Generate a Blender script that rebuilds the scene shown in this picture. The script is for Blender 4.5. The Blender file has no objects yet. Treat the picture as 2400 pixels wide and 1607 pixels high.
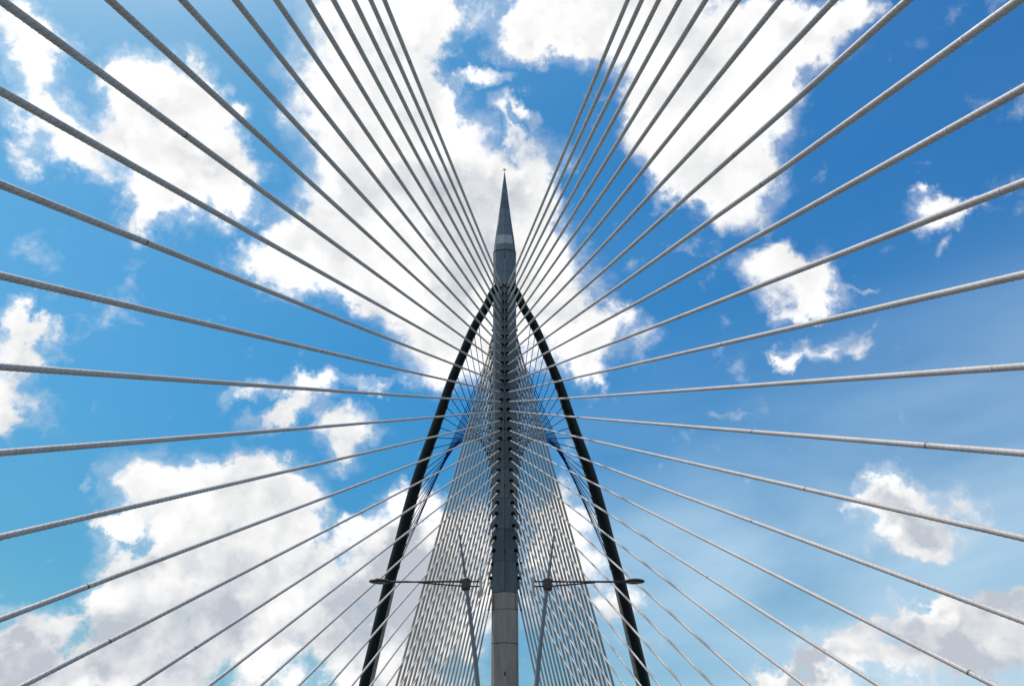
import bpy, bmesh, math, random
import numpy as np
from mathutils import Vector, Matrix
random.seed(7)
R = math.radians
S = bpy.context.scene
COL = S.collection

# ------------------------------------------------------------------ camera
cam_d = bpy.data.cameras.new('camera')
cam = bpy.data.objects.new('camera', cam_d)
COL.objects.link(cam)
cam.location = (-0.13, 0, 1.6)
cam.rotation_euler = (R(90 + 37.52), 0, 0)
cam_d.sensor_width = 36
cam_d.lens = 27.45
cam_d.shift_x = 0.0079
cam_d.clip_start = 0.1
cam_d.clip_end = 6000
S.camera = cam

# ------------------------------------------------------------------ sky, sun, exposure
SUN_EL, SUN_AZ = 70, -75          # degrees; azimuth from +Y towards +X
S.view_settings.view_transform = 'Standard'
S.view_settings.look = 'None'
S.view_settings.exposure = 0
S.view_settings.gamma = 1
S.view_settings.use_curve_mapping = False

sun_d = bpy.data.lights.new('sun', 'SUN')
sun = bpy.data.objects.new('sun', sun_d)
COL.objects.link(sun)
sun_d.energy = 3.6
sun_d.angle = R(0.53)
sun_d.color = (1, 0.955, 0.88)
sdir = Vector((math.cos(R(SUN_EL)) * math.sin(R(SUN_AZ)), math.cos(R(SUN_EL)) * math.cos(R(SUN_AZ)), math.sin(R(SUN_EL))))
sun.rotation_euler = sdir.to_track_quat('Z', 'Y').to_euler()
sun.location = (0, 0, 200)

# cumulus banks: azimuth, elevation, half width, half height (degrees), tilt, density
LUMPS = [
    (-17.3, 58.7, 4.4, 2.5, 15, 1), (-16.9, 54.4, 3.9, 3.1, 14, 1), (-13.4, 51.0, 5.2, 3.5, 11, 1), (-9.1, 48.4, 5.0, 3.6, 7, 1),
    (-12.1, 44.7, 6.0, 3.4, 9, 1), (-17.6, 42.3, 4.0, 2.5, 12, 0.9), (-22.3, 41.5, 2.4, 1.5, 15, 0.7), (-16.7, 40.3, 3.4, 1.4, 11, 0.7),
    (-6.4, 44.5, 5.1, 4.7, 4, 1), (-3.9, 40.2, 4.2, 3.5, 3, 1), (-5.7, 36.9, 2.6, 2.2, 3, 0.7), (2.8, 49.8, 2.3, 2.3, -2, 1),
    (1.7, 45.3, 3.0, 3.4, -1, 1), (5.4, 41.4, 2.7, 2.8, -43, 1), (8.4, 37.4, 2.7, 1.8, -5, 0.9), (3.5, 37.6, 3.5, 2.6, -2, 0.8),
    (-10.9, 59.1, 1.5, 1.5, 9, 0.85), (7.8, 35.5, 1.3, 1.0, -5, 0.6), (-9.6, 54.4, 1.2, 1.7, 27, 0.7), (4.6, 60.3, 4.4, 1.6, -4, 1),
    (3.6, 58.6, 2.4, 1.4, -3, 0.85), (10.9, 59.1, 3.8, 2.2, -9, 1), (26.6, 56.7, 6.2, 2.6, -23, 1), (19.7, 54.3, 3.2, 2.5, -16, 1),
    (22.6, 50.5, 4.3, 3.1, -18, 1), (28.4, 52.7, 3.0, 3.3, -23, 0.9), (24.2, 46.4, 2.4, 2.2, -18, 1), (34.6, 54.2, 1.8, 2.1, -29, 0.8),
    (17.2, 51.4, 1.8, 2.0, -14, 0.8), (38.2, 54.5, 1.8, 0.9, -33, 0.6), (19.0, 48.1, 1.8, 1.3, -14, 0.8), (19.2, 59.8, 2.6, 1.3, -17, 1),
    (-2.6, 55.9, 1.5, 0.5, 2, 0.72), (2.2, 53.8, 1.4, 0.5, -26, 0.74), (-0.1, 53.1, 1.4, 0.5, -49, 0.68), (-29.4, 50.6, 0.8, 0.6, 24, 0.45),
    (-39.6, 49.0, 1.4, 1.7, 32, 0.9), (-35.6, 48.4, 3.2, 2.4, 28, 1), (-33.2, 46.1, 3.6, 2.8, 25, 1), (-31.4, 43.4, 3.0, 1.7, 23, 0.9),
    (-28.8, 46.5, 2.0, 1.7, 22, 0.7), (-33.2, 50.4, 1.4, 1.2, 27, 0.8), (-34.1, 41.8, 1.3, 0.9, 24, 0.5), (-26.4, 45.0, 1.4, 0.9, 19, 0.5),
    (-47.8, 47.3, 1.4, 1.6, 39, 0.9), (-45.7, 45.3, 1.8, 1.6, 13, 0.8), (-42.5, 44.4, 1.9, 1.2, -8, 0.75), (-39.5, 43.6, 1.1, 1.0, -16, 0.6),
    (-42.6, 41.5, 0.9, 0.9, -15, 0.65), (-46.3, 48.6, 1.1, 0.7, 15, 0.6), (-44.3, 42.3, 0.9, 0.5, 33, 0.45), (-38.2, 31.2, 1.4, 1.5, 22, 1),
    (-36.8, 32.0, 1.2, 0.8, 4, 0.8), (-37.2, 28.1, 1.6, 1.9, 20, 1), (-36.6, 26.5, 0.8, 0.8, 18, 0.7), (-39.4, 32.6, 1.2, 0.7, 6, 0.6),
    (-21.2, 31.8, 1.5, 0.7, 33, 0.7), (-17.2, 32.3, 1.8, 1.3, 51, 0.85), (-15.8, 33.6, 1.4, 0.7, 9, 0.75), (-18.6, 30.4, 1.6, 0.8, 41, 0.75),
    (-13.1, 30.7, 2.3, 1.3, 7, 0.85), (-13.4, 29.0, 1.8, 1.3, 7, 0.75), (-11.6, 34.2, 1.4, 0.5, 22, 0.6), (-13.4, 27.3, 0.8, 0.6, 6, 0.5),
    (-26.6, 24.8, 2.6, 1.9, 12, 1), (-20.8, 25.9, 2.2, 1.5, 9, 1), (-17.2, 24.9, 2.5, 1.8, -3, 1), (-22.5, 22.7, 5.4, 2.3, 9, 1),
    (-29.1, 21.8, 1.4, 0.5, 12, 0.8), (-26.6, 19.7, 2.6, 1.2, 10, 1), (-23.5, 17.9, 4.3, 2.7, 8, 1), (-22.6, 14.5, 4.5, 2.6, 6, 1),
    (-18.1, 20.7, 4.6, 3.2, 7, 1), (-16.3, 16.7, 6.0, 3.9, 5, 1), (-9.5, 17.1, 4.5, 4.3, 3, 1), (-9.8, 20.2, 2.7, 1.2, 23, 0.7),
    (-6.5, 22.8, 3.1, 2.7, 3, 1), (-4.8, 17.9, 3.3, 3.8, 1, 0.9), (-7.0, 25.3, 1.5, 1.0, 33, 0.8), (-11.8, 23.2, 0.9, 0.7, 5, 0.5),
    (-26.5, 16.7, 1.5, 1.9, 8, 1), (-30.7, 14.1, 1.5, 1.5, 8, 1), (-28.7, 13.1, 2.6, 1.1, 7, 1), (-30.9, 12.6, 2.5, 1.2, 7, 1),
    (-30.5, 21.4, 0.5, 0.3, 12, 0.4), (-31.2, 24.0, 0.3, 0.6, -2, 0.45), (-29.3, 15.7, 0.7, 0.3, 9, 0.45), (-24.3, 12.8, 3.0, 0.8, 6, 0.9),
    (2.7, 24.4, 1.9, 2.1, -1, 0.9), (4.6, 22.2, 2.0, 1.8, -2, 0.9), (7.9, 19.2, 2.1, 1.4, -3, 0.8), (-1.5, 24.4, 1.9, 1.5, 1, 0.7),
    (9.1, 18.3, 1.0, 1.1, -3, 0.6), (-0.5, 14.0, 1.5, 0.4, 0, 0.7), (10.6, 15.4, 1.1, 0.7, -3, 0.5), (-2.0, 20.5, 2.8, 1.8, 1, 0.8),
    (3.1, 18.8, 2.1, 1.7, -1, 0.6), (24.5, 40.3, 1.7, 1.3, -16, 0.8), (27.6, 39.3, 1.7, 1.2, -29, 0.74), (24.8, 37.8, 1.6, 1.0, -37, 0.64),
    (28.0, 37.7, 1.4, 1.5, -18, 0.75), (26.5, 36.5, 1.4, 0.7, 15, 0.6), (26.9, 33.6, 2.1, 0.7, 4, 0.76), (24.4, 33.2, 0.8, 0.5, -14, 0.5),
    (38.4, 40.2, 1.6, 1.0, -27, 0.66), (38.1, 37.6, 0.3, 0.6, -26, 0.55), (38.6, 41.8, 0.7, 0.3, -28, 0.5), (40.5, 39.7, 1.6, 0.4, -29, 0.45),
    (19.8, 30.7, 1.2, 0.4, -10, 0.5), (31.3, 36.9, 0.8, 0.3, -20, 0.45), (27.2, 41.3, 0.6, 0.7, -19, 0.5), (28.7, 23.7, 1.3, 1.4, -12, 1),
    (30.0, 22.0, 2.6, 1.4, -29, 1), (27.9, 21.4, 1.5, 1.4, -11, 1), (29.8, 20.7, 1.7, 0.9, -11, 0.7), (33.0, 16.7, 1.7, 0.8, -11, 1),
    (27.8, 16.1, 2.4, 0.9, 7, 1), (30.5, 15.1, 3.3, 1.6, -9, 1), (25.9, 14.4, 3.8, 1.8, 12, 1), (21.7, 13.6, 3.4, 1.2, 9, 1),
    (19.7, 13.2, 1.6, 0.8, -5, 0.9), (30.5, 13.1, 3.3, 1.5, -8, 1), (23.9, 15.7, 1.3, 0.8, 8, 0.8), (33.3, 15.6, 1.3, 2.0, -10, 1),
]

def build_world():
    w = bpy.data.worlds.new('World')
    S.world = w
    w.use_nodes = True
    nt = w.node_tree
    nt.nodes.clear()
    N = nt.nodes.new
    L = nt.links.new
    def math_(op, a, b=None, c=None, clamp=False):
        n = N('ShaderNodeMath'); n.operation = op; n.use_clamp = clamp
        for i, v in enumerate((a, b, c)):
            if v is None: continue
            if isinstance(v, (int, float)): n.inputs[i].default_value = v
            else: L(v, n.inputs[i])
        return n.outputs[0]
    def vmath(op, a, b=None, scale=None):
        n = N('ShaderNodeVectorMath'); n.operation = op
        for i, v in enumerate((a, b)):
            if v is None: continue
            if isinstance(v, (tuple, list, Vector)): n.inputs[i].default_value = v
            else: L(v, n.inputs[i])
        if scale is not None: n.inputs['Scale'].default_value = scale
        return n.outputs[0]
    def noise(vec, scale, detail, rough, dist=0.0, lac=2.0):
        n = N('ShaderNodeTexNoise'); n.inputs['Scale'].default_value = scale
        n.inputs['Detail'].default_value = detail; n.inputs['Roughness'].default_value = rough
        n.inputs['Distortion'].default_value = dist; n.inputs['Lacunarity'].default_value = lac
        L(vec, n.inputs['Vector'])
        return n
    def smooth(v, a, b, lo=0.0, hi=1.0):
        n = N('ShaderNodeMapRange'); n.interpolation_type = 'SMOOTHSTEP'
        n.inputs[1].default_value = a; n.inputs[2].default_value = b
        n.inputs[3].default_value = lo; n.inputs[4].default_value = hi
        L(v, n.inputs[0]); return n.outputs[0]
    sky = N('ShaderNodeTexSky'); sky.sky_type = 'NISHITA'; sky.sun_disc = False
    sky.sun_elevation = R(SUN_EL); sky.sun_rotation = R(SUN_AZ)
    sky.altitude = 100; sky.air_density = 1.0; sky.dust_density = 0.7; sky.ozone_density = 2.2
    tc = N('ShaderNodeTexCoord')
    D = tc.outputs['Generated']
    D = vmath('NORMALIZE', D)
    # domain warp for ragged outlines
    n1 = noise(D, 9, 6, 0.62)
    w1 = vmath('SCALE', vmath('SUBTRACT', n1.outputs['Color'], (0.5, 0.5, 0.5)), scale=0.13)
    n2 = noise(D, 45, 5, 0.6)
    w2 = vmath('SCALE', vmath('SUBTRACT', n2.outputs['Color'], (0.5, 0.5, 0.5)), scale=0.030)
    P = vmath('ADD', vmath('ADD', D, w1), w2)
    total = None
    for az, el, rx, ry, rot, st in LUMPS:
        a, e = R(az), R(el)
        c = Vector((math.cos(e) * math.sin(a), math.cos(e) * math.cos(a), math.sin(e)))
        E = Vector((math.cos(a), -math.sin(a), 0)); U = E.cross(c)
        if U.z < 0: U = -U
        t = R(rot)
        e1 = E * math.cos(t) + U * math.sin(t); e2 = -E * math.sin(t) + U * math.cos(t)
        M = Matrix((e1, e2, e1.cross(e2))).transposed()
        mp = N('ShaderNodeMapping'); mp.vector_type = 'TEXTURE'
        mp.inputs['Location'].default_value = c
        mp.inputs['Rotation'].default_value = M.to_euler('XYZ')
        mp.inputs['Scale'].default_value = (R(rx) * 1.68, R(ry) * 1.68, 0.6)
        L(P, mp.inputs['Vector'])
        g = N('ShaderNodeTexGradient'); g.gradient_type = 'SPHERICAL'
        L(mp.outputs[0], g.inputs[0])
        if total is None: total = math_('MULTIPLY', g.outputs['Fac'], st)
        else: total = math_('MULTIPLY_ADD', g.outputs['Fac'], st, total)
    # the same kind of broken cumulus carries on over the rest of the sky
    dotc = N('ShaderNodeVectorMath'); dotc.operation = 'DOT_PRODUCT'
    L(D, dotc.inputs[0]); dotc.inputs[1].default_value = (0, math.cos(R(37.5)), math.sin(R(37.5)))
    elsewhere = smooth(dotc.outputs['Value'], 0.74, 0.66)
    ng = noise(P, 2.6, 3, 0.5)
    general = math_('MULTIPLY', smooth(ng.outputs['Fac'], 0.46, 0.68), 1.2)
    total = math_('MULTIPLY_ADD', general, elsewhere, total)
    body = math_('MINIMUM', total, 1.15)
    # billow relief
    f1 = noise(D, 17, 9, 0.585, 0.3).outputs['Fac']
    g1 = noise(P, 8, 3, 0.45).outputs['Fac']
    g2 = noise(vmath('ADD', P, tuple(sdir * 0.03)), 8, 3, 0.45).outputs['Fac']
    f3 = noise(D, 70, 5, 0.6, 0.4).outputs['Fac']
    dens = math_('ADD', body, math_('MULTIPLY', math_('SUBTRACT', f1, 0.5), 1.5))
    dens = math_('ADD', dens, math_('MULTIPLY', math_('SUBTRACT', f3, 0.5), 0.34))
    def puff(vec):
        v = N('ShaderNodeTexVoronoi'); v.feature = 'F1'; v.inputs['Scale'].default_value = 19
        v.inputs['Detail'].default_value = 1.0; v.inputs['Roughness'].default_value = 0.5
        L(vec, v.inputs['Vector']); return v.outputs['Distance']
    P2 = vmath('ADD', D, w2)
    v1 = puff(P2)
    sep = N('ShaderNodeSeparateXYZ'); L(D, sep.inputs[0])
    low = smooth(sep.outputs['Z'], 0.62, 0.22)          # flat grey bases and cauliflower tops show towards the horizon
    dens = math_('ADD', dens, math_('MULTIPLY', math_('SUBTRACT', 0.53, v1), math_('MULTIPLY_ADD', low, 0.75, 0.12)))
    alpha = math_('POWER', smooth(dens, 0.10, 0.74), 1.15)
    veil2 = math_('MULTIPLY', smooth(dens, -0.30, 0.55), math_('MULTIPLY', smooth(total, 0.0, 0.35), 0.30))
    alpha = math_('MAXIMUM', alpha, veil2)
    thick = smooth(total, 0.7, 2.2)
    relief = math_('MULTIPLY', math_('SUBTRACT', g1, g2), 1.3)
    relief = math_('ADD', relief, math_('MULTIPLY', math_('SUBTRACT', 0.42, v1), math_('MULTIPLY_ADD', low, 0.28, 0.04)))
    fs = noise(P, 6.5, 3, 0.5).outputs['Fac']
    patch = smooth(fs, 0.34, 0.66, 0.25, 1.0)
    greyamt = math_('MULTIPLY', math_('MULTIPLY', thick, patch), math_('MULTIPLY_ADD', low, 0.38, 0.26))
    bright = math_('SUBTRACT', math_('ADD', 1.01, relief), greyamt)
    bright = math_('MINIMUM', math_('MAXIMUM', bright, 0.60), 1.12)
    mixc = N('ShaderNodeMix'); mixc.data_type = 'RGBA'
    L(smooth(bright, 0.95, 0.5), mixc.inputs['Factor'])
    mixc.inputs['A'].default_value = (1.0, 1.0, 1.0, 1)
    mixc.inputs['B'].default_value = (0.86, 0.94, 1.06, 1)
    # high thin cirrus veil
    mpz = N('ShaderNodeMapping'); mpz.inputs['Rotation'].default_value = (0, R(-24), R(0)); mpz.inputs['Scale'].default_value = (1.3, 1.8, 5.0)
    L(D, mpz.inputs[0])
    cz = noise(mpz.outputs[0], 1.5, 5, 0.5, 0.25).outputs['Fac']
    veilmask = smooth(vdot(N, L, D, (0.52, 0.78, 0.34)), 0.80, 0.97)
    veil = math_('MULTIPLY', smooth(cz, 0.05, 0.88), math_('MULTIPLY_ADD', math_('MULTIPLY', veilmask, smooth(sep.outputs['Z'], 0.64, 0.36)), 1.0, 0.06))
    bg_sky = N('ShaderNodeBackground')
    # film-like contrast of the clear sky: each channel gets its own gamma
    sc_ = N('ShaderNodeSeparateColor'); L(sky.outputs[0], sc_.inputs[0])
    cc_ = N('ShaderNodeCombineColor')
    hor = smooth(sep.outputs['Z'], 0.15, 0.62, 0.68, 1.0)
    for ch, (ref, val, gm) in enumerate(SKY_CURVE):
        v = math_('MULTIPLY', math_('POWER', math_('MULTIPLY', sc_.outputs[ch], 0.1 / ref), gm), val * 10)
        L(math_('MULTIPLY', v, hor), cc_.inputs[ch])
    L(cc_.outputs[0], bg_sky.inputs[0]); bg_sky.inputs[1].default_value = SKY_STR
    bg_ci = N('ShaderNodeBackground'); bg_ci.inputs[0].default_value = (0.56, 0.76, 0.92, 1); bg_ci.inputs[1].default_value = 1.0
    bg_cl = N('ShaderNodeBackground'); L(mixc.outputs['Result'], bg_cl.inputs[0]); L(bright, bg_cl.inputs[1])
    m1 = N('ShaderNodeMixShader'); L(veil, m1.inputs[0]); L(bg_sky.outputs[0], m1.inputs[1]); L(bg_ci.outputs[0], m1.inputs[2])
    m2 = N('ShaderNodeMixShader'); L(alpha, m2.inputs[0]); L(m1.outputs[0], m2.inputs[1]); L(bg_cl.outputs[0], m2.inputs[2])
    out = N('ShaderNodeOutputWorld'); L(m2.outputs[0], out.inputs[0])
    w.cycles.sampling_method = 'MANUAL'
    w.cycles.sample_map_resolution = 512

def vdot(N, L, a, b):
    n = N('ShaderNodeVectorMath'); n.operation = 'DOT_PRODUCT'
    L(a, n.inputs[0]); n.inputs[1].default_value = Vector(b).normalized()
    return n.outputs['Value']

SKY_STR = 0.10
SKY_CURVE = ((0.161, 0.054, 3.3), (0.25, 0.32, 1.75), (0.439, 0.67, 1.05))
build_world()

# ------------------------------------------------------------------ materials
def material(name, color, rough=0.6, metal=0.0, grime=0.0, scale=3.0, streak=1.0, grime_color=None, bump=0.0, spec=0.5):
    m = bpy.data.materials.new(name); m.use_nodes = True
    nt = m.node_tree; b = nt.nodes['Principled BSDF']
    b.inputs['Roughness'].default_value = rough; b.inputs['Metallic'].default_value = metal
    b.inputs['Specular IOR Level'].default_value = spec
    c = (*color, 1)
    b.inputs['Base Color'].default_value = c
    if grime:
        tc = nt.nodes.new('ShaderNodeTexCoord')
        mp = nt.nodes.new('ShaderNodeMapping'); mp.inputs['Scale'].default_value = (1, 1, 1 / streak)
        nt.links.new(tc.outputs['Object'], mp.inputs[0])
        n = nt.nodes.new('ShaderNodeTexNoise'); n.inputs['Scale'].default_value = scale; n.inputs['Detail'].default_value = 7; n.inputs['Roughness'].default_value = 0.65
        nt.links.new(mp.outputs[0], n.inputs['Vector'])
        r = nt.nodes.new('ShaderNodeMapRange'); r.inputs[1].default_value = 0.42; r.inputs[2].default_value = 0.72; r.inputs[4].default_value = grime
        nt.links.new(n.outputs['Fac'], r.inputs[0])
        mx = nt.nodes.new('ShaderNodeMix'); mx.data_type = 'RGBA'
        mx.inputs['A'].default_value = c
        mx.inputs['B'].default_value = (*(grime_color or tuple(v * 0.45 for v in color)), 1)
        nt.links.new(r.outputs[0], mx.inputs['Factor']); nt.links.new(mx.outputs['Result'], b.inputs['Base Color'])
        r2 = nt.nodes.new('ShaderNodeMapRange'); r2.inputs[3].default_value = max(0.05, rough - 0.1); r2.inputs[4].default_value = min(1, rough + 0.15)
        nt.links.new(n.outputs['Fac'], r2.inputs[0]); nt.links.new(r2.outputs[0], b.inputs['Roughness'])
        if bump:
            bp = nt.nodes.new('ShaderNodeBump'); bp.inputs['Strength'].default_value = bump; bp.inputs['Distance'].default_value = 0.02
            nt.links.new(n.outputs['Fac'], bp.inputs['Height']); nt.links.new(bp.outputs[0], b.inputs['Normal'])
    return m

M = dict(
    sheath=material('cable_sheath', (0.465, 0.49, 0.505), 0.5, grime=0.5, scale=0.9, grime_color=(0.28, 0.275, 0.26), spec=0.35),
    rib=material('cable_rib', (0.25, 0.255, 0.25), 0.7),  # darker than the sheath: bead shading and dirt put into the colour
    ribdark=material('cable_rib_shade_grime', (0.13, 0.128, 0.12), 0.7),  # darker copy for the left fan: painted bead shade plus dirt
    sleeve=material('steel_sleeve', (0.52, 0.50, 0.46), 0.45, grime=0.3, scale=2),
    collar=material('collar_steel', (0.09, 0.085, 0.08), 0.5, 0.2),
    dull_black=material('black_parts_hole_shade', (0.004, 0.004, 0.005), 0.7, spec=0.1),  # small black parts; on the mast also the painted shade of anchor holes
    back=material('backstay_sheath', (0.40, 0.38, 0.33), 0.55, grime=0.4, scale=1.5, grime_color=(0.18, 0.16, 0.13)),
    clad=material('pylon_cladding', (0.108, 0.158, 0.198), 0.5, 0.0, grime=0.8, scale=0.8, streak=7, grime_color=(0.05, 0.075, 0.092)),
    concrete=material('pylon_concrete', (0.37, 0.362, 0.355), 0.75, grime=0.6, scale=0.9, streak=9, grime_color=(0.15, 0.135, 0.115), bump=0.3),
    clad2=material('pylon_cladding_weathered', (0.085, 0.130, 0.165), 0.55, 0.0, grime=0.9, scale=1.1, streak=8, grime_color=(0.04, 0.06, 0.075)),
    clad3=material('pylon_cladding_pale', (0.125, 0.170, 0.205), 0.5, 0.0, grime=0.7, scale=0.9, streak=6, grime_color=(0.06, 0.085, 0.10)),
    glass3=material('spire_panel_deep', (0.10, 0.135, 0.17), 0.3, 0.4, grime=0.4, scale=1.0, streak=3),
    seam=material('joint_dark', (0.03, 0.04, 0.05), 0.8),  # dark grey of the cores, ridge bead and top band
    glass=material('spire_panel', (0.15, 0.185, 0.215), 0.35, 0.35, grime=0.3, scale=1.0, streak=3),
    glass2=material('spire_panel_reflection', (0.42, 0.42, 0.40), 0.35, 0.35, grime=0.3, scale=1.0),  # base colour paled to paint light reflected in the panel
    arm=material('arm_dark_steel', (0.005, 0.016, 0.021), 0.38, grime=0.5, scale=0.6, spec=0.22),
    plate=material('arm_lug_lit_face', (0.30, 0.29, 0.27), 0.6, grime=0.5, scale=1.2, grime_color=(0.03, 0.03, 0.03)),  # lug plates; lower down, the lit inner arm face painted pale
    tie=material('tie_blue', (0.006, 0.025, 0.22), 0.8, spec=0.1),
    post=material('lamp_post_paint', (0.16, 0.20, 0.235), 0.4, grime=0.2, scale=2),
    lamp=material('lamp_dark', (0.05, 0.035, 0.04), 0.45),
    lens=material('lamp_lens', (0.35, 0.34, 0.33), 0.2),
    disc=material('lamp_disc', (0.45, 0.45, 0.43), 0.4),
    gold=material('finial_metal', (0.08, 0.07, 0.05), 0.3, 0.8),
    asphalt=material('asphalt', (0.055, 0.055, 0.055), 0.85, grime=0.4, scale=2),
    slab=material('deck_concrete', (0.22, 0.21, 0.20), 0.8, grime=0.4, scale=1),
    paint=material('road_paint', (0.75, 0.75, 0.73), 0.6),
    grass=material('shore_ground', (0.07, 0.10, 0.035), 0.9, grime=0.5, scale=0.05),
    water=material('lake_water', (0.03, 0.055, 0.055), 0.06),
    rail=material('railing_steel', (0.5, 0.5, 0.5), 0.4, 0.3),
)

# ------------------------------------------------------------------ helpers
def mesh_obj(name, verts, faces, mat, parent=None, smooth=False):
    me = bpy.data.meshes.new(name)
    me.from_pydata([tuple(v) for v in verts], [], faces)
    if smooth:
        me.polygons.foreach_set('use_smooth', [True] * len(me.polygons))
    me.materials.append(mat)
    me.update()
    o = bpy.data.objects.new(name, me)
    COL.objects.link(o)
    o.parent = parent
    return o

def empty(name, loc, label, cat, group=None):
    o = bpy.data.objects.new(name, None)
    o.empty_display_size = 0.3
    o.location = loc
    COL.objects.link(o)
    return tag(o, label, cat, group)

def tag(o, label=None, cat=None, group=None, kind=None):
    if label: o['label'] = label
    if cat: o['category'] = cat
    if group: o['group'] = group
    if kind: o['kind'] = kind
    return o

def frame_at(t):
    t = t.normalized()
    ref = Vector((0, 0, 1)) if abs(t.z) < 0.95 else Vector((1, 0, 0))
    u = t.cross(ref).normalized()
    return u, t.cross(u).normalized()

def tube(pts, radii, n=12, cap=True):
    """skin a polyline; returns verts, faces"""
    V, F = [], []
    m = len(pts)
    u = None
    for i, p in enumerate(pts):
        t = (pts[min(i + 1, m - 1)] - pts[max(i - 1, 0)]).normalized()
        if u is None: u, v = frame_at(t)
        else:
            u = (u - t * u.dot(t)).normalized(); v = t.cross(u)
        r = radii[i] if isinstance(radii, (list, tuple)) else radii
        for k in range(n):
            a = 2 * math.pi * k / n
            V.append(p + (u * math.cos(a) + v * math.sin(a)) * r)
    for i in range(m - 1):
        for k in range(n):
            a, b = i * n + k, i * n + (k + 1) % n
            F.append((a, b, b + n, a + n))
    if cap:
        F.append(tuple(range(n - 1, -1, -1))); F.append(tuple(range((m - 1) * n, m * n)))
    return V, F

def tube_obj(name, pts, radii, mat, parent, n=12):
    org = parent.location if parent is not None else Vector((0, 0, 0))
    V, F = tube([Vector(p) - org for p in pts], radii, n)
    return mesh_obj(name, V, F, mat, parent, smooth=True)

def box_vf(c, sx, sy, sz, ax=None):
    c = Vector(c)
    X, Y, Z = ax or (Vector((1, 0, 0)), Vector((0, 1, 0)), Vector((0, 0, 1)))
    V = [c + X * (i * sx / 2) + Y * (j * sy / 2) + Z * (k * sz / 2) for k in (-1, 1) for j in (-1, 1) for i in (-1, 1)]
    F = [(0, 2, 3, 1), (4, 5, 7, 6), (0, 1, 5, 4), (2, 6, 7, 3), (0, 4, 6, 2), (1, 3, 7, 5)]
    return V, F

def box_obj(name, c, sx, sy, sz, mat, parent=None, bev=0.0, ax=None):
    org = parent.location if parent is not None else Vector((0, 0, 0))
    V, F = box_vf(Vector(c) - org, sx, sy, sz, ax)
    o = mesh_obj(name, V, F, mat, parent)
    if bev:
        bm = bmesh.new(); bm.from_mesh(o.data)
        bmesh.ops.bevel(bm, geom=bm.edges[:], offset=bev, segments=2, affect='EDGES')
        bm.to_mesh(o.data); bm.free()
    return o

ORD = ['topmost', 'second', 'third', 'fourth', 'fifth', 'sixth', 'seventh', 'eighth', 'ninth', 'tenth', 'eleventh', 'twelfth',
       'thirteenth', 'fourteenth', 'fifteenth', 'sixteenth', 'seventeenth', 'eighteenth', 'nineteenth', 'twentieth',
       'twenty-first', 'twenty-second', 'twenty-third', 'twenty-fourth', 'twenty-fifth', 'twenty-sixth', 'twenty-seventh',
       'twenty-eighth', 'twenty-ninth', 'thirtieth']

def sag_points(A, B, sag, n):
    return [A.lerp(B, i / n) - Vector((0, 0, sag * 4 * (i / n) * (1 - i / n))) for i in range(n + 1)]

def helix_obj(name, A, B, sag, r, pitch, h, wid, mat, parent, t0, t1, seg=9, hand=1, starts=2):
    """the raised double spiral bead moulded on a stay's sheath, as one mesh"""
    d = B - A; Ln = d.length
    u, v = frame_at(d); u = np.array(u); v = np.array(v); t = np.array(d.normalized())
    s = np.arange(t0 * Ln, t1 * Ln, pitch / seg)
    q = s / Ln
    base = np.array(A)[None] + np.array(d)[None] * q[:, None]
    base[:, 2] -= sag * 4 * q * (1 - q)
    base -= np.array(parent.location)[None]
    VV, FF = [], []
    for st in range(starts):
        a = hand * 2 * np.pi * s / pitch + np.pi * 2 * st / starts + 0.7
        rad = u[None] * np.cos(a)[:, None] + v[None] * np.sin(a)[:, None]
        p0 = base + rad * (r - 0.003) - t[None] * wid / 2
        p1 = base + rad * (r + h)
        p2 = base + rad * (r - 0.003) + t[None] * wid / 2
        n = len(s); off = len(VV) * 3 * n if False else sum(len(x) for x in VV)
        VV.append(np.stack([p0, p1, p2], 1).reshape(-1, 3))
        i = np.arange(n - 1) * 3 + off
        FF.append(np.stack([i, i + 1, i + 4, i + 3], 1)); FF.append(np.stack([i + 1, i + 2, i + 5, i + 4], 1))
    V = np.concatenate(VV); F = np.concatenate(FF)
    me = bpy.data.meshes.new(name)
    me.vertices.add(len(V)); me.vertices.foreach_set('co', V.astype(np.float32).ravel())
    me.loops.add(F.size); me.loops.foreach_set('vertex_index', F.astype(np.int32).ravel())
    me.polygons.add(len(F)); me.polygons.foreach_set('loop_start', np.arange(0, F.size, 4, dtype=np.int32))
    me.update(calc_edges=True)
    me.materials.append(mat)
    o = bpy.data.objects.new(name, me); COL.objects.link(o); o.parent = parent
    return o

# ------------------------------------------------------------------ ground, water, bridge deck
def slab(name, x0, x1, y0, y1, z0, z1, mat, parent=None):
    return box_obj(name, ((x0 + x1) / 2, (y0 + y1) / 2, (z0 + z1) / 2), x1 - x0, y1 - y0, z1 - z0, mat, parent)

tag(slab('lake_water', -2500, 2500, -2500, 2500, -14, -12, M['water']), kind='structure')
tag(slab('shore_ground', -2400, 2400, 128, 2400, -12.0, -2.5, M['grass']), kind='structure')
tag(slab('bridge_deck', -18.6, 18.6, -165, 190, -2.4, -0.15, M['slab']), kind='structure')
for x0, x1 in ((-13.4, -1.3), (1.3, 13.4)):
    tag(slab('road', x0, x1, -165, 190, -0.146, 0.0, M['asphalt']), kind='structure')
tag(slab('median_kerb', -1.26, 1.26, -165, 98, -0.146, 0.12, M['slab']), kind='structure')
for x0, x1 in ((-18.2, -13.44), (13.44, 18.2)):
    tag(slab('footway', x0, x1, -165, 190, -0.146, 0.10, M['slab']), kind='structure')

# ------------------------------------------------------------------ pylon
def mast_y(z):                     # ridge of the mast's front face, height above the deck
    return 103.283 - 0.0629 * (z - 1.6 - 80)

def half_w(z):
    return 1.78 + 0.27 * max(0.0, min(1.0, (z - 28) / 75))

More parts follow.
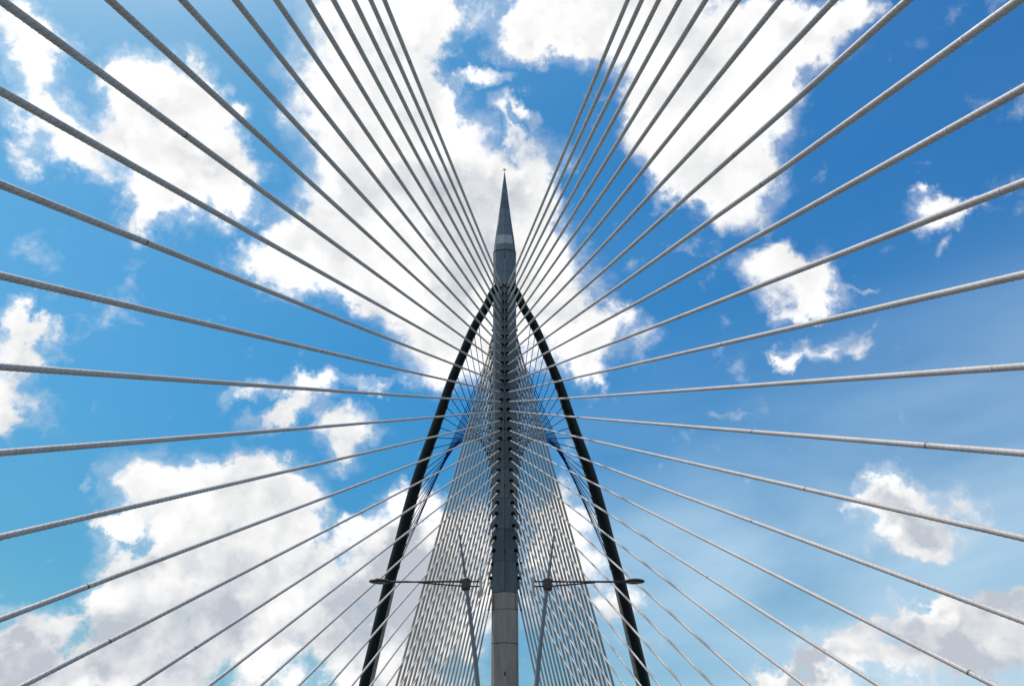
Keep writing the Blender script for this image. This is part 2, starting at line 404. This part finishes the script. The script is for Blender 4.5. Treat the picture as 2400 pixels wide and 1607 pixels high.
pylon = empty('bridge_pylon', (0, 107, 0), 'slender dark grey pylon mast with pointed panelled spire in the middle of the cable fan', 'bridge pylon')

def mast_section(z, w=None, inset=0.0, depth=4.2):
    w = (half_w(z) if w is None else w) - inset
    y = mast_y(z) + inset
    k = w / 1.9
    return [Vector(p) for p in ((0, y, z), (w * 0.80, y + 0.45 * k * 0.8, z), (w, y + 0.45 * k + 0.35 * k, z), (w, y + depth * k - 0.6 * k, z), (w * 0.7, y + depth * k, z),
            (-w * 0.7, y + depth * k, z), (-w, y + depth * k - 0.6 * k, z), (-w, y + 0.8 * k, z), (-w * 0.80, y + 0.36 * k, z))]

def loft(name, rings, mat, parent, cap=True):
    org = parent.location
    n = len(rings[0]); V = [p - org for r in rings for p in r]; F = []
    for i in range(len(rings) - 1):
        for k in range(n):
            a, b = i * n + k, i * n + (k + 1) % n
            F.append((a, b, b + n, a + n))
    if cap:
        F.append(tuple(range(n - 1, -1, -1))); F.append(tuple(range((len(rings) - 1) * n, len(rings) * n)))
    return mesh_obj(name, V, F, mat, parent)

def segment(z0, z1, mat, gap=0.05, inset=0.0):
    c = 0.03
    return loft('shaft_segment', [mast_section(z0 + gap / 2, inset=inset + c), mast_section(z0 + gap / 2 + c, inset=inset), mast_section(z1 - gap / 2 - c, inset=inset), mast_section(z1 - gap / 2, inset=inset + c)], mat, pylon)

# dark core showing in the joints
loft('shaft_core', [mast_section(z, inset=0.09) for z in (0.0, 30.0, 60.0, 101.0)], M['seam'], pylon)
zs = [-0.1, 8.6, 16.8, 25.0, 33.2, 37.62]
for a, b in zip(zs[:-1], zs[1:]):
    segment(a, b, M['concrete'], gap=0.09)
seg_top = [39.92, 44.2, 48.9, 53.6, 58.3, 63.0, 67.7, 72.4, 77.1, 81.8, 86.5, 91.2, 96.3, 101.3]
# transition piece with recessed panel and side cheeks
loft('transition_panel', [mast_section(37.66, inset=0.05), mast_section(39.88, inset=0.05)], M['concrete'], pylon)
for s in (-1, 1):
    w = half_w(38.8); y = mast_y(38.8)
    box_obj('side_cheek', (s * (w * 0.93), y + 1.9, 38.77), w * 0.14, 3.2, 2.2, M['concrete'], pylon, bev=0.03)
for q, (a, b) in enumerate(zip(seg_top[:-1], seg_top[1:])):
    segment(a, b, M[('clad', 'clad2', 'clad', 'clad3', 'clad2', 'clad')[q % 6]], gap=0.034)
# ridge bead down the middle of the front
tube_obj('ridge_bead', [(0, mast_y(z) - 0.012, z) for z in (40, 70, 101.2)], 0.035, M['seam'], pylon, n=6)
# drain boxes on the ridge
for z in (29.35, 45.5, 55.5, 64.9, 66.3, 80.3, 92.9, 99.6, 72.9):
    box_obj('drain_box', (0, mast_y(z) - 0.06, z), 0.16, 0.2, 0.42 if z in (29.35, 92.9) else 0.3, M['dull_black'], pylon)
# stiffener ring under the spire
loft('top_band', [mast_section(101.32, w=half_w(101) + 0.06), mast_section(101.5, w=half_w(101) + 0.06)], M['seam'], pylon)

# spire: every panel its own plate
prof = [(101.52, 2.02), (102.9, 1.90), (105.1, 1.68), (107.3, 1.42), (109.5, 1.18), (111.55, 0.98), (113.5, 0.78), (115.4, 0.61), (117.26, 0.45), (119.0, 0.25), (121.1, 0.05)]
loft('spire_core', [mast_section(z, w=w, inset=min(0.035, w * 0.4)) for z, w in prof], M['seam'], pylon)
org = pylon.location
for i in range(len(prof) - 1):
    (z0, w0), (z1, w1) = prof[i], prof[i + 1]
    A, B = mast_section(z0, w=w0), mast_section(z1, w=w1)
    for k in range(9):
        a, b, c, d = A[k], A[(k + 1) % 9], B[(k + 1) % 9], B[k]
        ce = (a + b + c + d) / 4
        sh = 0.975 if w1 > 0.2 else 0.93
        q = [ce + (p - ce) * sh for p in (a, b, c, d)]
        nrm = (b - a).cross(d - a)
        if nrm.length < 1e-6: nrm = (b - a).cross(c - a)
        nrm.normalize()
        V = [p - org for p in q] + [p - org - nrm * 0.04 for p in q]
        F = [(0, 1, 2, 3), (0, 4, 5, 1), (1, 5, 6, 2), (2, 6, 7, 3), (3, 7, 4, 0)]
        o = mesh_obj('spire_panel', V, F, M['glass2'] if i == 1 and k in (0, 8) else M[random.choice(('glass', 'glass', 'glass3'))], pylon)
        if i == 1 and k in (0, 8): o['label'] = 'spire panel painted pale as a reflection'
# finial
yt = mast_y(121.1)
tube_obj('finial_rod', [(0, yt, 120.9), (0, yt, 121.75)], [0.04, 0.03], M['gold'], pylon, n=8)
cres = []
V, F = [], []
nseg = 18
for i in range(nseg + 1):
    a = R(-70 + (-220) * 1.0 * i / nseg) ; a = R(160 + 220 * i / nseg)
    wdt = 0.10 * math.sin(math.pi * i / nseg) + 0.012
    for rr in (0.24 + wdt, 0.24 - wdt):
        for yy in (-0.04, 0.04):
            V.append(Vector((rr * math.cos(a), yt + yy, 121.98 + rr * math.sin(a))) - org)
for i in range(nseg):
    a = i * 4
    for p, q in ((0, 1), (1, 3), (3, 2), (2, 0)):
        F.append((a + p, a + q, a + 4 + q, a + 4 + p))
mesh_obj('finial_crescent', V, F, M['gold'], pylon)
V = []
for i in range(10):
    rr = 0.11 if i % 2 == 0 else 0.045; a = R(90 + 36 * i)
    V.append(Vector((rr * math.cos(a), yt - 0.03, 122.02 + rr * math.sin(a))) - org)
V += [v + Vector((0, 0.06, 0)) for v in V]
F = [tuple(range(10)), tuple(range(19, 9, -1))] + [(i, i + 10, (i + 1) % 10 + 10, (i + 1) % 10) for i in range(10)]
mesh_obj('finial_star', V, F, M['gold'], pylon)

# ------------------------------------------------------------------ front stay cables
ZM = [91.31, 89.51, 87.69, 85.87, 84.04, 82.28, 80.46, 78.75, 76.99, 75.18, 73.44, 71.72, 69.97, 68.24, 66.56, 64.83, 63.1, 61.44, 59.68, 58.01, 56.22, 54.5, 52.82, 51.04, 49.37, 47.55, 45.77, 43.92, 42.05, 40.16]
YD = [-54.98, -51.37, -47.65, -43.75, -39.8, -35.76, -31.78, -27.82, -23.9, -19.87, -16.11, -12.1, -8.11, -4.0, 0.01, 4.03, 8.09, 12.06, 16.06, 20.08, 24.13, 28.22, 32.5] + [32.5 + 4.15 * i for i in range(1, 8)]

def anchor_x(i):
    k = i + 1
    if k <= 12: return 0.52
    return 0.52 + (k - 12) * 0.052 + max(0, k - 22) ** 2 * 0.0075

def front_face_y(x, z):
    w = half_w(z); ax = abs(x)
    if ax <= 0.8 * w: return mast_y(z) + 0.36 * ax / (0.8 * w) * (w / 1.9)
    return mast_y(z) + 0.36 + (ax - 0.8 * w) / (0.2 * w) * 0.44

CAB = 'stay cables fanning forward from the pylon'
for s, side in ((-1, 'left'), (1, 'right')):
    for i in range(30):
        x = anchor_x(i) * s
        z = ZM[i] + 1.6
        A = Vector((x, front_face_y(x, z), z))
        B = Vector((s * 14.5, YD[i], 0.25))
        rad = max(0.075, 0.143 - 0.0040 * i)
        if i == 0: txt = 'topmost grey stay cable of the %s fan, steepest and nearest the spire' % side
        elif i == 29: txt = 'lowest thin pale stay cable of the %s fan, just above the concrete joint' % side
        elif i < 10: txt = 'thick ribbed grey stay cable passing overhead, %s from the top of the %s fan' % (ORD[i], side)
        elif i < 18: txt = 'pale ribbed stay cable sweeping sideways, %s from the top of the %s fan' % (ORD[i], side)
        else: txt = 'thin pale stay cable running low, %s from the top of the %s fan' % (ORD[i], side)
        c = empty('stay_cable', B, txt, 'stay cable', CAB)
        d = (B - A); Ln = d.length; dn = d.normalized()
        A0 = A - dn * 0.22
        sag = Ln * 0.0008
        tube_obj('cable_sheath', sag_points(A0, B, sag, 12), rad, M['sheath'], c, n=16)
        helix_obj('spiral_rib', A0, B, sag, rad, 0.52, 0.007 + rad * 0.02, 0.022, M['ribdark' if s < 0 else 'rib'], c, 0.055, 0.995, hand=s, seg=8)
        sl = 3.4 if i < 20 else 2.2
        if i > 22: sl = 3.0
        tube_obj('anchor_sleeve', [A0, A + dn * sl], rad * 1.28, M['sleeve'], c, n=14)
        tube_obj('sleeve_collar', [A + dn * sl, A + dn * (sl + 0.14)], rad * 1.42, M['collar'], c, n=14)
        # couplings where sheath lengths are welded
        rnd = random.Random(i * 7 + s)
        p = rnd.uniform(6, 20)
        while p < Ln - 4:
            q0 = (Ln - p) / Ln
            P = A0.lerp(B, q0) - Vector((0, 0, sag * 4 * q0 * (1 - q0)))
            tube_obj('coupling_ring', [P - dn * 0.045, P - dn * 0.015, P + dn * 0.015, P + dn * 0.045], [rad * 1.0, rad * 1.05, rad * 1.05, rad * 1.0], M['ribdark'] if rnd.random() < 0.3 else M['sheath'], c, n=16)
            p += 11.6
        # black disc painting the shade of the anchor hole; part of the pylon
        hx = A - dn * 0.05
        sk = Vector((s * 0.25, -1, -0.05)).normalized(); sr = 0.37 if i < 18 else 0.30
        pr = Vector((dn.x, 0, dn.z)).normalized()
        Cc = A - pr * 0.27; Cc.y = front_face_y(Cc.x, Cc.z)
        tube_obj('hole_shade_disc', [Cc - sk * 0.45, Cc + sk * 0.10, Cc + sk * 0.13], [sr, sr, sr - 0.05], M['dull_black'], pylon, n=12)
        # deck anchor pipe (below the view, where the stay meets the deck edge)
        tube_obj('deck_sleeve', [B - dn * 2.2, B + dn * 0.5], rad * 1.35, M['sleeve'], c, n=12)

# ------------------------------------------------------------------ curved tie-back arms
ARM = [(1.2, 102.6, 93.1, .74), (2.32, 103.9, 91.84, .75), (3.3, 104.99, 90.11, .75), (5.35, 106.92, 87.14, .75), (7.3, 109.25, 83.0, .78), (9.28, 111.46, 78.66, .80),
       (11.0, 113.76, 73.84, .84), (12.76, 115.96, 68.97, .90), (14.37, 117.88, 64.55, .94), (15.95, 120.14, 59.14, .96), (17.16, 122.11, 54.28, .97),
       (18.4, 123.95, 49.63, .96), (19.63, 125.99, 44.33, .96), (20.9, 128.13, 38.67, .95), (22.0, 130.01, 33.57, .94), (23.94, 133.93, 22.69, .92),
       (25.69, 138.53, 9.49, .9), (26.84, 141.54, -2.4, .9)]

def catmull(P, t):
    n = len(P) - 1; x = t * n; i = min(int(x), n - 1); f = x - i
    p = [np.array(P[max(0, min(n, i + j))]) for j in (-1, 0, 1, 2)]
    return 0.5 * ((2 * p[1]) + (-p[0] + p[2]) * f + (2 * p[0] - 5 * p[1] + 4 * p[2] - p[3]) * f * f + (-p[0] + 3 * p[1] - 3 * p[2] + p[3]) * f ** 3)

def arm_at_z(z, s):
    pts = sorted(ARM, key=lambda a: a[2])
    q = [np.interp(z, [a[2] for a in pts], [a[c] for a in pts]) for c in (0, 1, 3)]
    return Vector((q[0] * s, q[1], z)), q[2]

arms = {}
for s, side in ((-1, 'left'), (1, 'right')):
    o = empty('tie_back_arm', (s * 26.84, 141.5, -2.4), 'dark curved steel arm bowing out from the pylon top down the %s side' % side, 'bridge arm', 'curved arms behind the pylon')
    arms[s] = o
    P = [catmull(ARM, i / 60) for i in range(61)]
    V, F = tube([Vector((p[0] * s, p[1], p[2])) - o.location for p in P], [float(p[3]) for p in P], 24)
    mesh_obj('arm_tube', V, F, M['arm'], o, smooth=True)
    # flange joints
    for z in (12, 24, 36.5, 49.8, 62, 74, 84):
        p, r = arm_at_z(z, s); p2, _ = arm_at_z(z - 0.5, s)
        t = (p2 - p).normalized()
        tube_obj('weld_band', [p - t * 0.05, p + t * 0.05], r * 1.012, M['dull_black'], o, n=24)
    # inner fin that carries the blue ties, plate by plate
    def fin(z0, z1, out, thick, mat, name, inn=0.75):
        a, ra = arm_at_z(z0, s); b, rb = arm_at_z(z1, s)
        inward = Vector((-s * 0.93, -0.36, 0))
        t = (b - a).normalized(); inward = (inward - t * inward.dot(t)).normalized(); nrm = t.cross(inward)
        V = []
        for p, r in ((a, ra), (b, rb)):
            for e in (r * inn, r + out):
                for q in (-1, 1):
                    V.append(p + inward * e + nrm * q * thick / 2 - o.location)
        F = [(0, 1, 3, 2), (4, 6, 7, 5), (0, 4, 5, 1), (2, 3, 7, 6), (0, 2, 6, 4), (1, 5, 7, 3)]
        mesh_obj(name, V, F, mat, o)
    z = 86.5
    while z > 49.5:
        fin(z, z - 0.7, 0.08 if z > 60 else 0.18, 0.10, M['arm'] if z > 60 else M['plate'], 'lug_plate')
        z -= 1.62
    for z1 in (48.0, 41.5, 35.0, 28.5, 22.0, 15.5, 9.0):  # added pale plates: light on the arm's lower inner face put into colour
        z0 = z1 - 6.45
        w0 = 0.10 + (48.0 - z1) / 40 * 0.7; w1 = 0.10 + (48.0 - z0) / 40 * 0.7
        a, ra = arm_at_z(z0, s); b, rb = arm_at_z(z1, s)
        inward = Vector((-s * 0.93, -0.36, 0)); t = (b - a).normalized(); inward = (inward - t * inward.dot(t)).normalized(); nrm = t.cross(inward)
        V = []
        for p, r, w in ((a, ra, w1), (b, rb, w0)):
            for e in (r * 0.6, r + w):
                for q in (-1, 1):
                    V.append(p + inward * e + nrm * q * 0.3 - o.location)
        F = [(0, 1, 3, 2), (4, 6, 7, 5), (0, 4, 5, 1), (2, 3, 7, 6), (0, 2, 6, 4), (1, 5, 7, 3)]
        mesh_obj('lit_face_plate', V, F, M['plate'], o)

# ------------------------------------------------------------------ backstays
G2 = 'backstay cables running down behind the pylon'
for s, side in ((-1, 'left'), (1, 'right')):
    for j in range(21):
        t = j / 20
        z = 84.6 + (40.9 - 84.6) * t
        w = half_w(z)
        A = Vector((s * w * 0.9, mast_y(z) + 2.0, z))
        ft = t ** 0.92
        B = Vector((s * (20.9 + (9.2 - 20.9) * ft), 112 + (98 - 112) * ft, -0.15))
        rad = 0.165 - 0.055 * t
        nm = 'outermost and topmost' if j == 0 else 'innermost and lowest' if j == 20 else ORD[j] + ' from the outside'
        c = empty('backstay_cable', B, 'dull grey backstay behind the %s of the pylon, %s' % (side, nm), 'backstay cable', G2)
        sag = 0.05
        tube_obj('cable_sheath', sag_points(A, B, sag, 8), rad, M['back'], c, n=12)
        helix_obj('spiral_rib', A, B, sag, rad, 0.9, 0.012, 0.05, M['rib'], c, 0.05, 0.8, hand=s, seg=7, starts=1)
        dn = (B - A).normalized()
        tube_obj('anchor_sleeve', [A, A + dn * 3.2], rad * 1.3, M['sleeve'], c, n=12)
        tube_obj('sleeve_collar', [A + dn * 3.2, A + dn * 3.35], rad * 1.45, M['collar'], c, n=12)
        tube_obj('backstay_bracket', [Vector((s * (w - 0.1), A.y - 0.5, z + 0.2)), Vector((s * (w + 0.16), A.y - 0.5, z))], 0.26, M['clad'], pylon, n=8)

# ------------------------------------------------------------------ thin blue ties, arm to rear of mast
G3 = 'thin blue tie cables laced between arm and pylon'
ZA = [87.27, 86.1, 84.59, 80.13, 75.51, 70.83, 67.65, 64.55, 60.7, 58.18, 50.63]
ZB = [50.99, 52.2, 53.2, 54.8, 60.0, 64.36, 67.3, 71.2, 76.0, 78.8, 88.5]
NT = 24
for s, side in ((-1, 'left'), (1, 'right')):
    for j in range(NT):
        za = 87.3 - (87.3 - 50.6) * j / (NT - 1)
        zb = float(np.interp(-za, [-a for a in ZA], ZB))
        p, r = arm_at_z(za, s)
        A = p + Vector((-s * r * 0.95, -0.3, 0))
        B = Vector((s * 0.25, mast_y(zb) + 4.0, zb))
        c = empty('blue_tie', A, 'thin dark blue tie between %s arm and pylon, %s from the arm top' % (side, ORD[j] if j else 'first'), 'tie cable', G3)
        tube_obj('tie_rod', [A, A.lerp(B, .5), B], 0.066, M['tie'], c, n=7)
        dn = (B - A).normalized()
        tube_obj('clevis', [A - dn * 0.1, A + dn * 0.5], 0.075, M['dull_black'], c, n=8)

# ------------------------------------------------------------------ street lamps on the median
for s, side in ((-1, 'left'), (1, 'right')):
    c = empty('street_lamp', (s * 0.28, 34, 0.12), 'outward-leaning grey street lamp with one long arm, %s of the pylon' % side, 'street lamp', 'street lamps on the median')
    def X(z):  # gently curved post
        h = z - 1.6
        return s * (1.18 + (h - 8.35) * 0.137 + 0.0022 * (h - 8.35) ** 2) if h > 8.35 else s * (0.28 + (1.18 - 0.28) * ((h + 1.5) / 9.85))
    zz = [0.12, 3, 6, 9, 11, 12.5, 14.1, 15.2, 16.1, 16.75, 17.15]
    rr = [0.15, 0.14, 0.125, 0.11, 0.10, 0.09, 0.08, 0.065, 0.045, 0.025, 0.008]
    tube_obj('post', [(X(z), 34, z) for z in zz], rr, M['post'], c, n=14)
    tube_obj('base_flange', [(X(0.12), 34, 0.12), (X(0.2), 34, 0.2)], 0.3, M['post'], c, n=14)
    hz = 14.3
    hx = X(hz)
    hub = tube_obj('hub', [(hx, 34, hz - 0.36), (hx, 34, hz - 0.30), (hx, 34, hz + 0.12), (hx, 34, hz + 0.2)], [0.13, 0.20, 0.215, 0.12], M['lamp'], c, n=8)
    hub.data.polygons.foreach_set('use_smooth', [False] * len(hub.data.polygons))
    end = hx + s * 3.45
    tube_obj('arm', [(hx, 33.93, hz + 0.02), (hx + s * 1.8, 33.95, hz + 0.02), (end, 34, hz + 0.03)], [0.042, 0.042, 0.048], M['lamp'], c, n=10)
    tube_obj('brace', [(hx, 33.93, hz - 0.20), (hx + s * 2.1, 33.95, hz - 0.02)], 0.034, M['lamp'], c, n=8)
    for dz in (0.02, -0.20):
        tube_obj('stub', [(hx, 33.93, hz + dz), (hx - s * 0.68, 33.93, hz + dz)], 0.036, M['lamp'], c, n=8)
    # thin upright sail disc on the stub, seen edge on
    V, F = [], []
    n = 24
    for k, rx in enumerate((0.9, 1.0, 0.9)):
        for i in range(n):
            a = 2 * math.pi * i / n
            V.append(Vector((hx - s * (0.60 + (k - 1) * 0.03 + 0.09 * math.cos(a) ** 2), 34 + 0.30 * rx * math.cos(a), hz - 0.1 + 0.62 * rx * math.sin(a))) - c.location)
    for k in range(2):
        for i in range(n): F.append((k * n + i, k * n + (i + 1) % n, (k + 1) * n + (i + 1) % n, (k + 1) * n + i))
    F += [tuple(range(n - 1, -1, -1)), tuple(range(2 * n, 3 * n))]
    mesh_obj('balance_disc', V, F, M['disc'], c)
    # cobra head
    V, F = [], []
    nu, nv = 14, 14
    L0 = 0.92
    for i in range(nu + 1):
        u = i / nu
        prof_w = 0.215 * (math.sin(math.pi * min(1, u * 0.86 + 0.08)) ** 0.6) if 0 < u < 1 else 0.05
        if u == 1: prof_w = 0.03
        for k in range(nv):
            a = 2 * math.pi * k / nv
            V.append(Vector((end + s * (u * L0 - 0.05), 34 + prof_w * math.cos(a), hz + 0.05 + prof_w * 0.56 * math.sin(a) * (1.0 if math.sin(a) > 0 else 0.8))) - c.location)
    for i in range(nu):
        for k in range(nv): F.append((i * nv + k, i * nv + (k + 1) % nv, (i + 1) * nv + (k + 1) % nv, (i + 1) * nv + k))
    F += [tuple(range(nv - 1, -1, -1)), tuple(range(nu * nv, (nu + 1) * nv))]
    hd = mesh_obj('lamp_head', V, F, M['lamp'], c, smooth=True)
    V = []
    for i in range(16):
        a = 2 * math.pi * i / 16
        V.append(Vector((end + s * 0.38 + 0.27 * math.cos(a), 34 + 0.13 * math.sin(a), hz - 0.036)) - c.location)
    V += [v + Vector((0, 0, 0.05)) for v in V]
    F = [tuple(range(15, -1, -1)), tuple(range(16, 32))] + [(i, (i + 1) % 16, (i + 1) % 16 + 16, i + 16) for i in range(16)]
    mesh_obj('lamp_lens', V, F, M['lens'], hd)
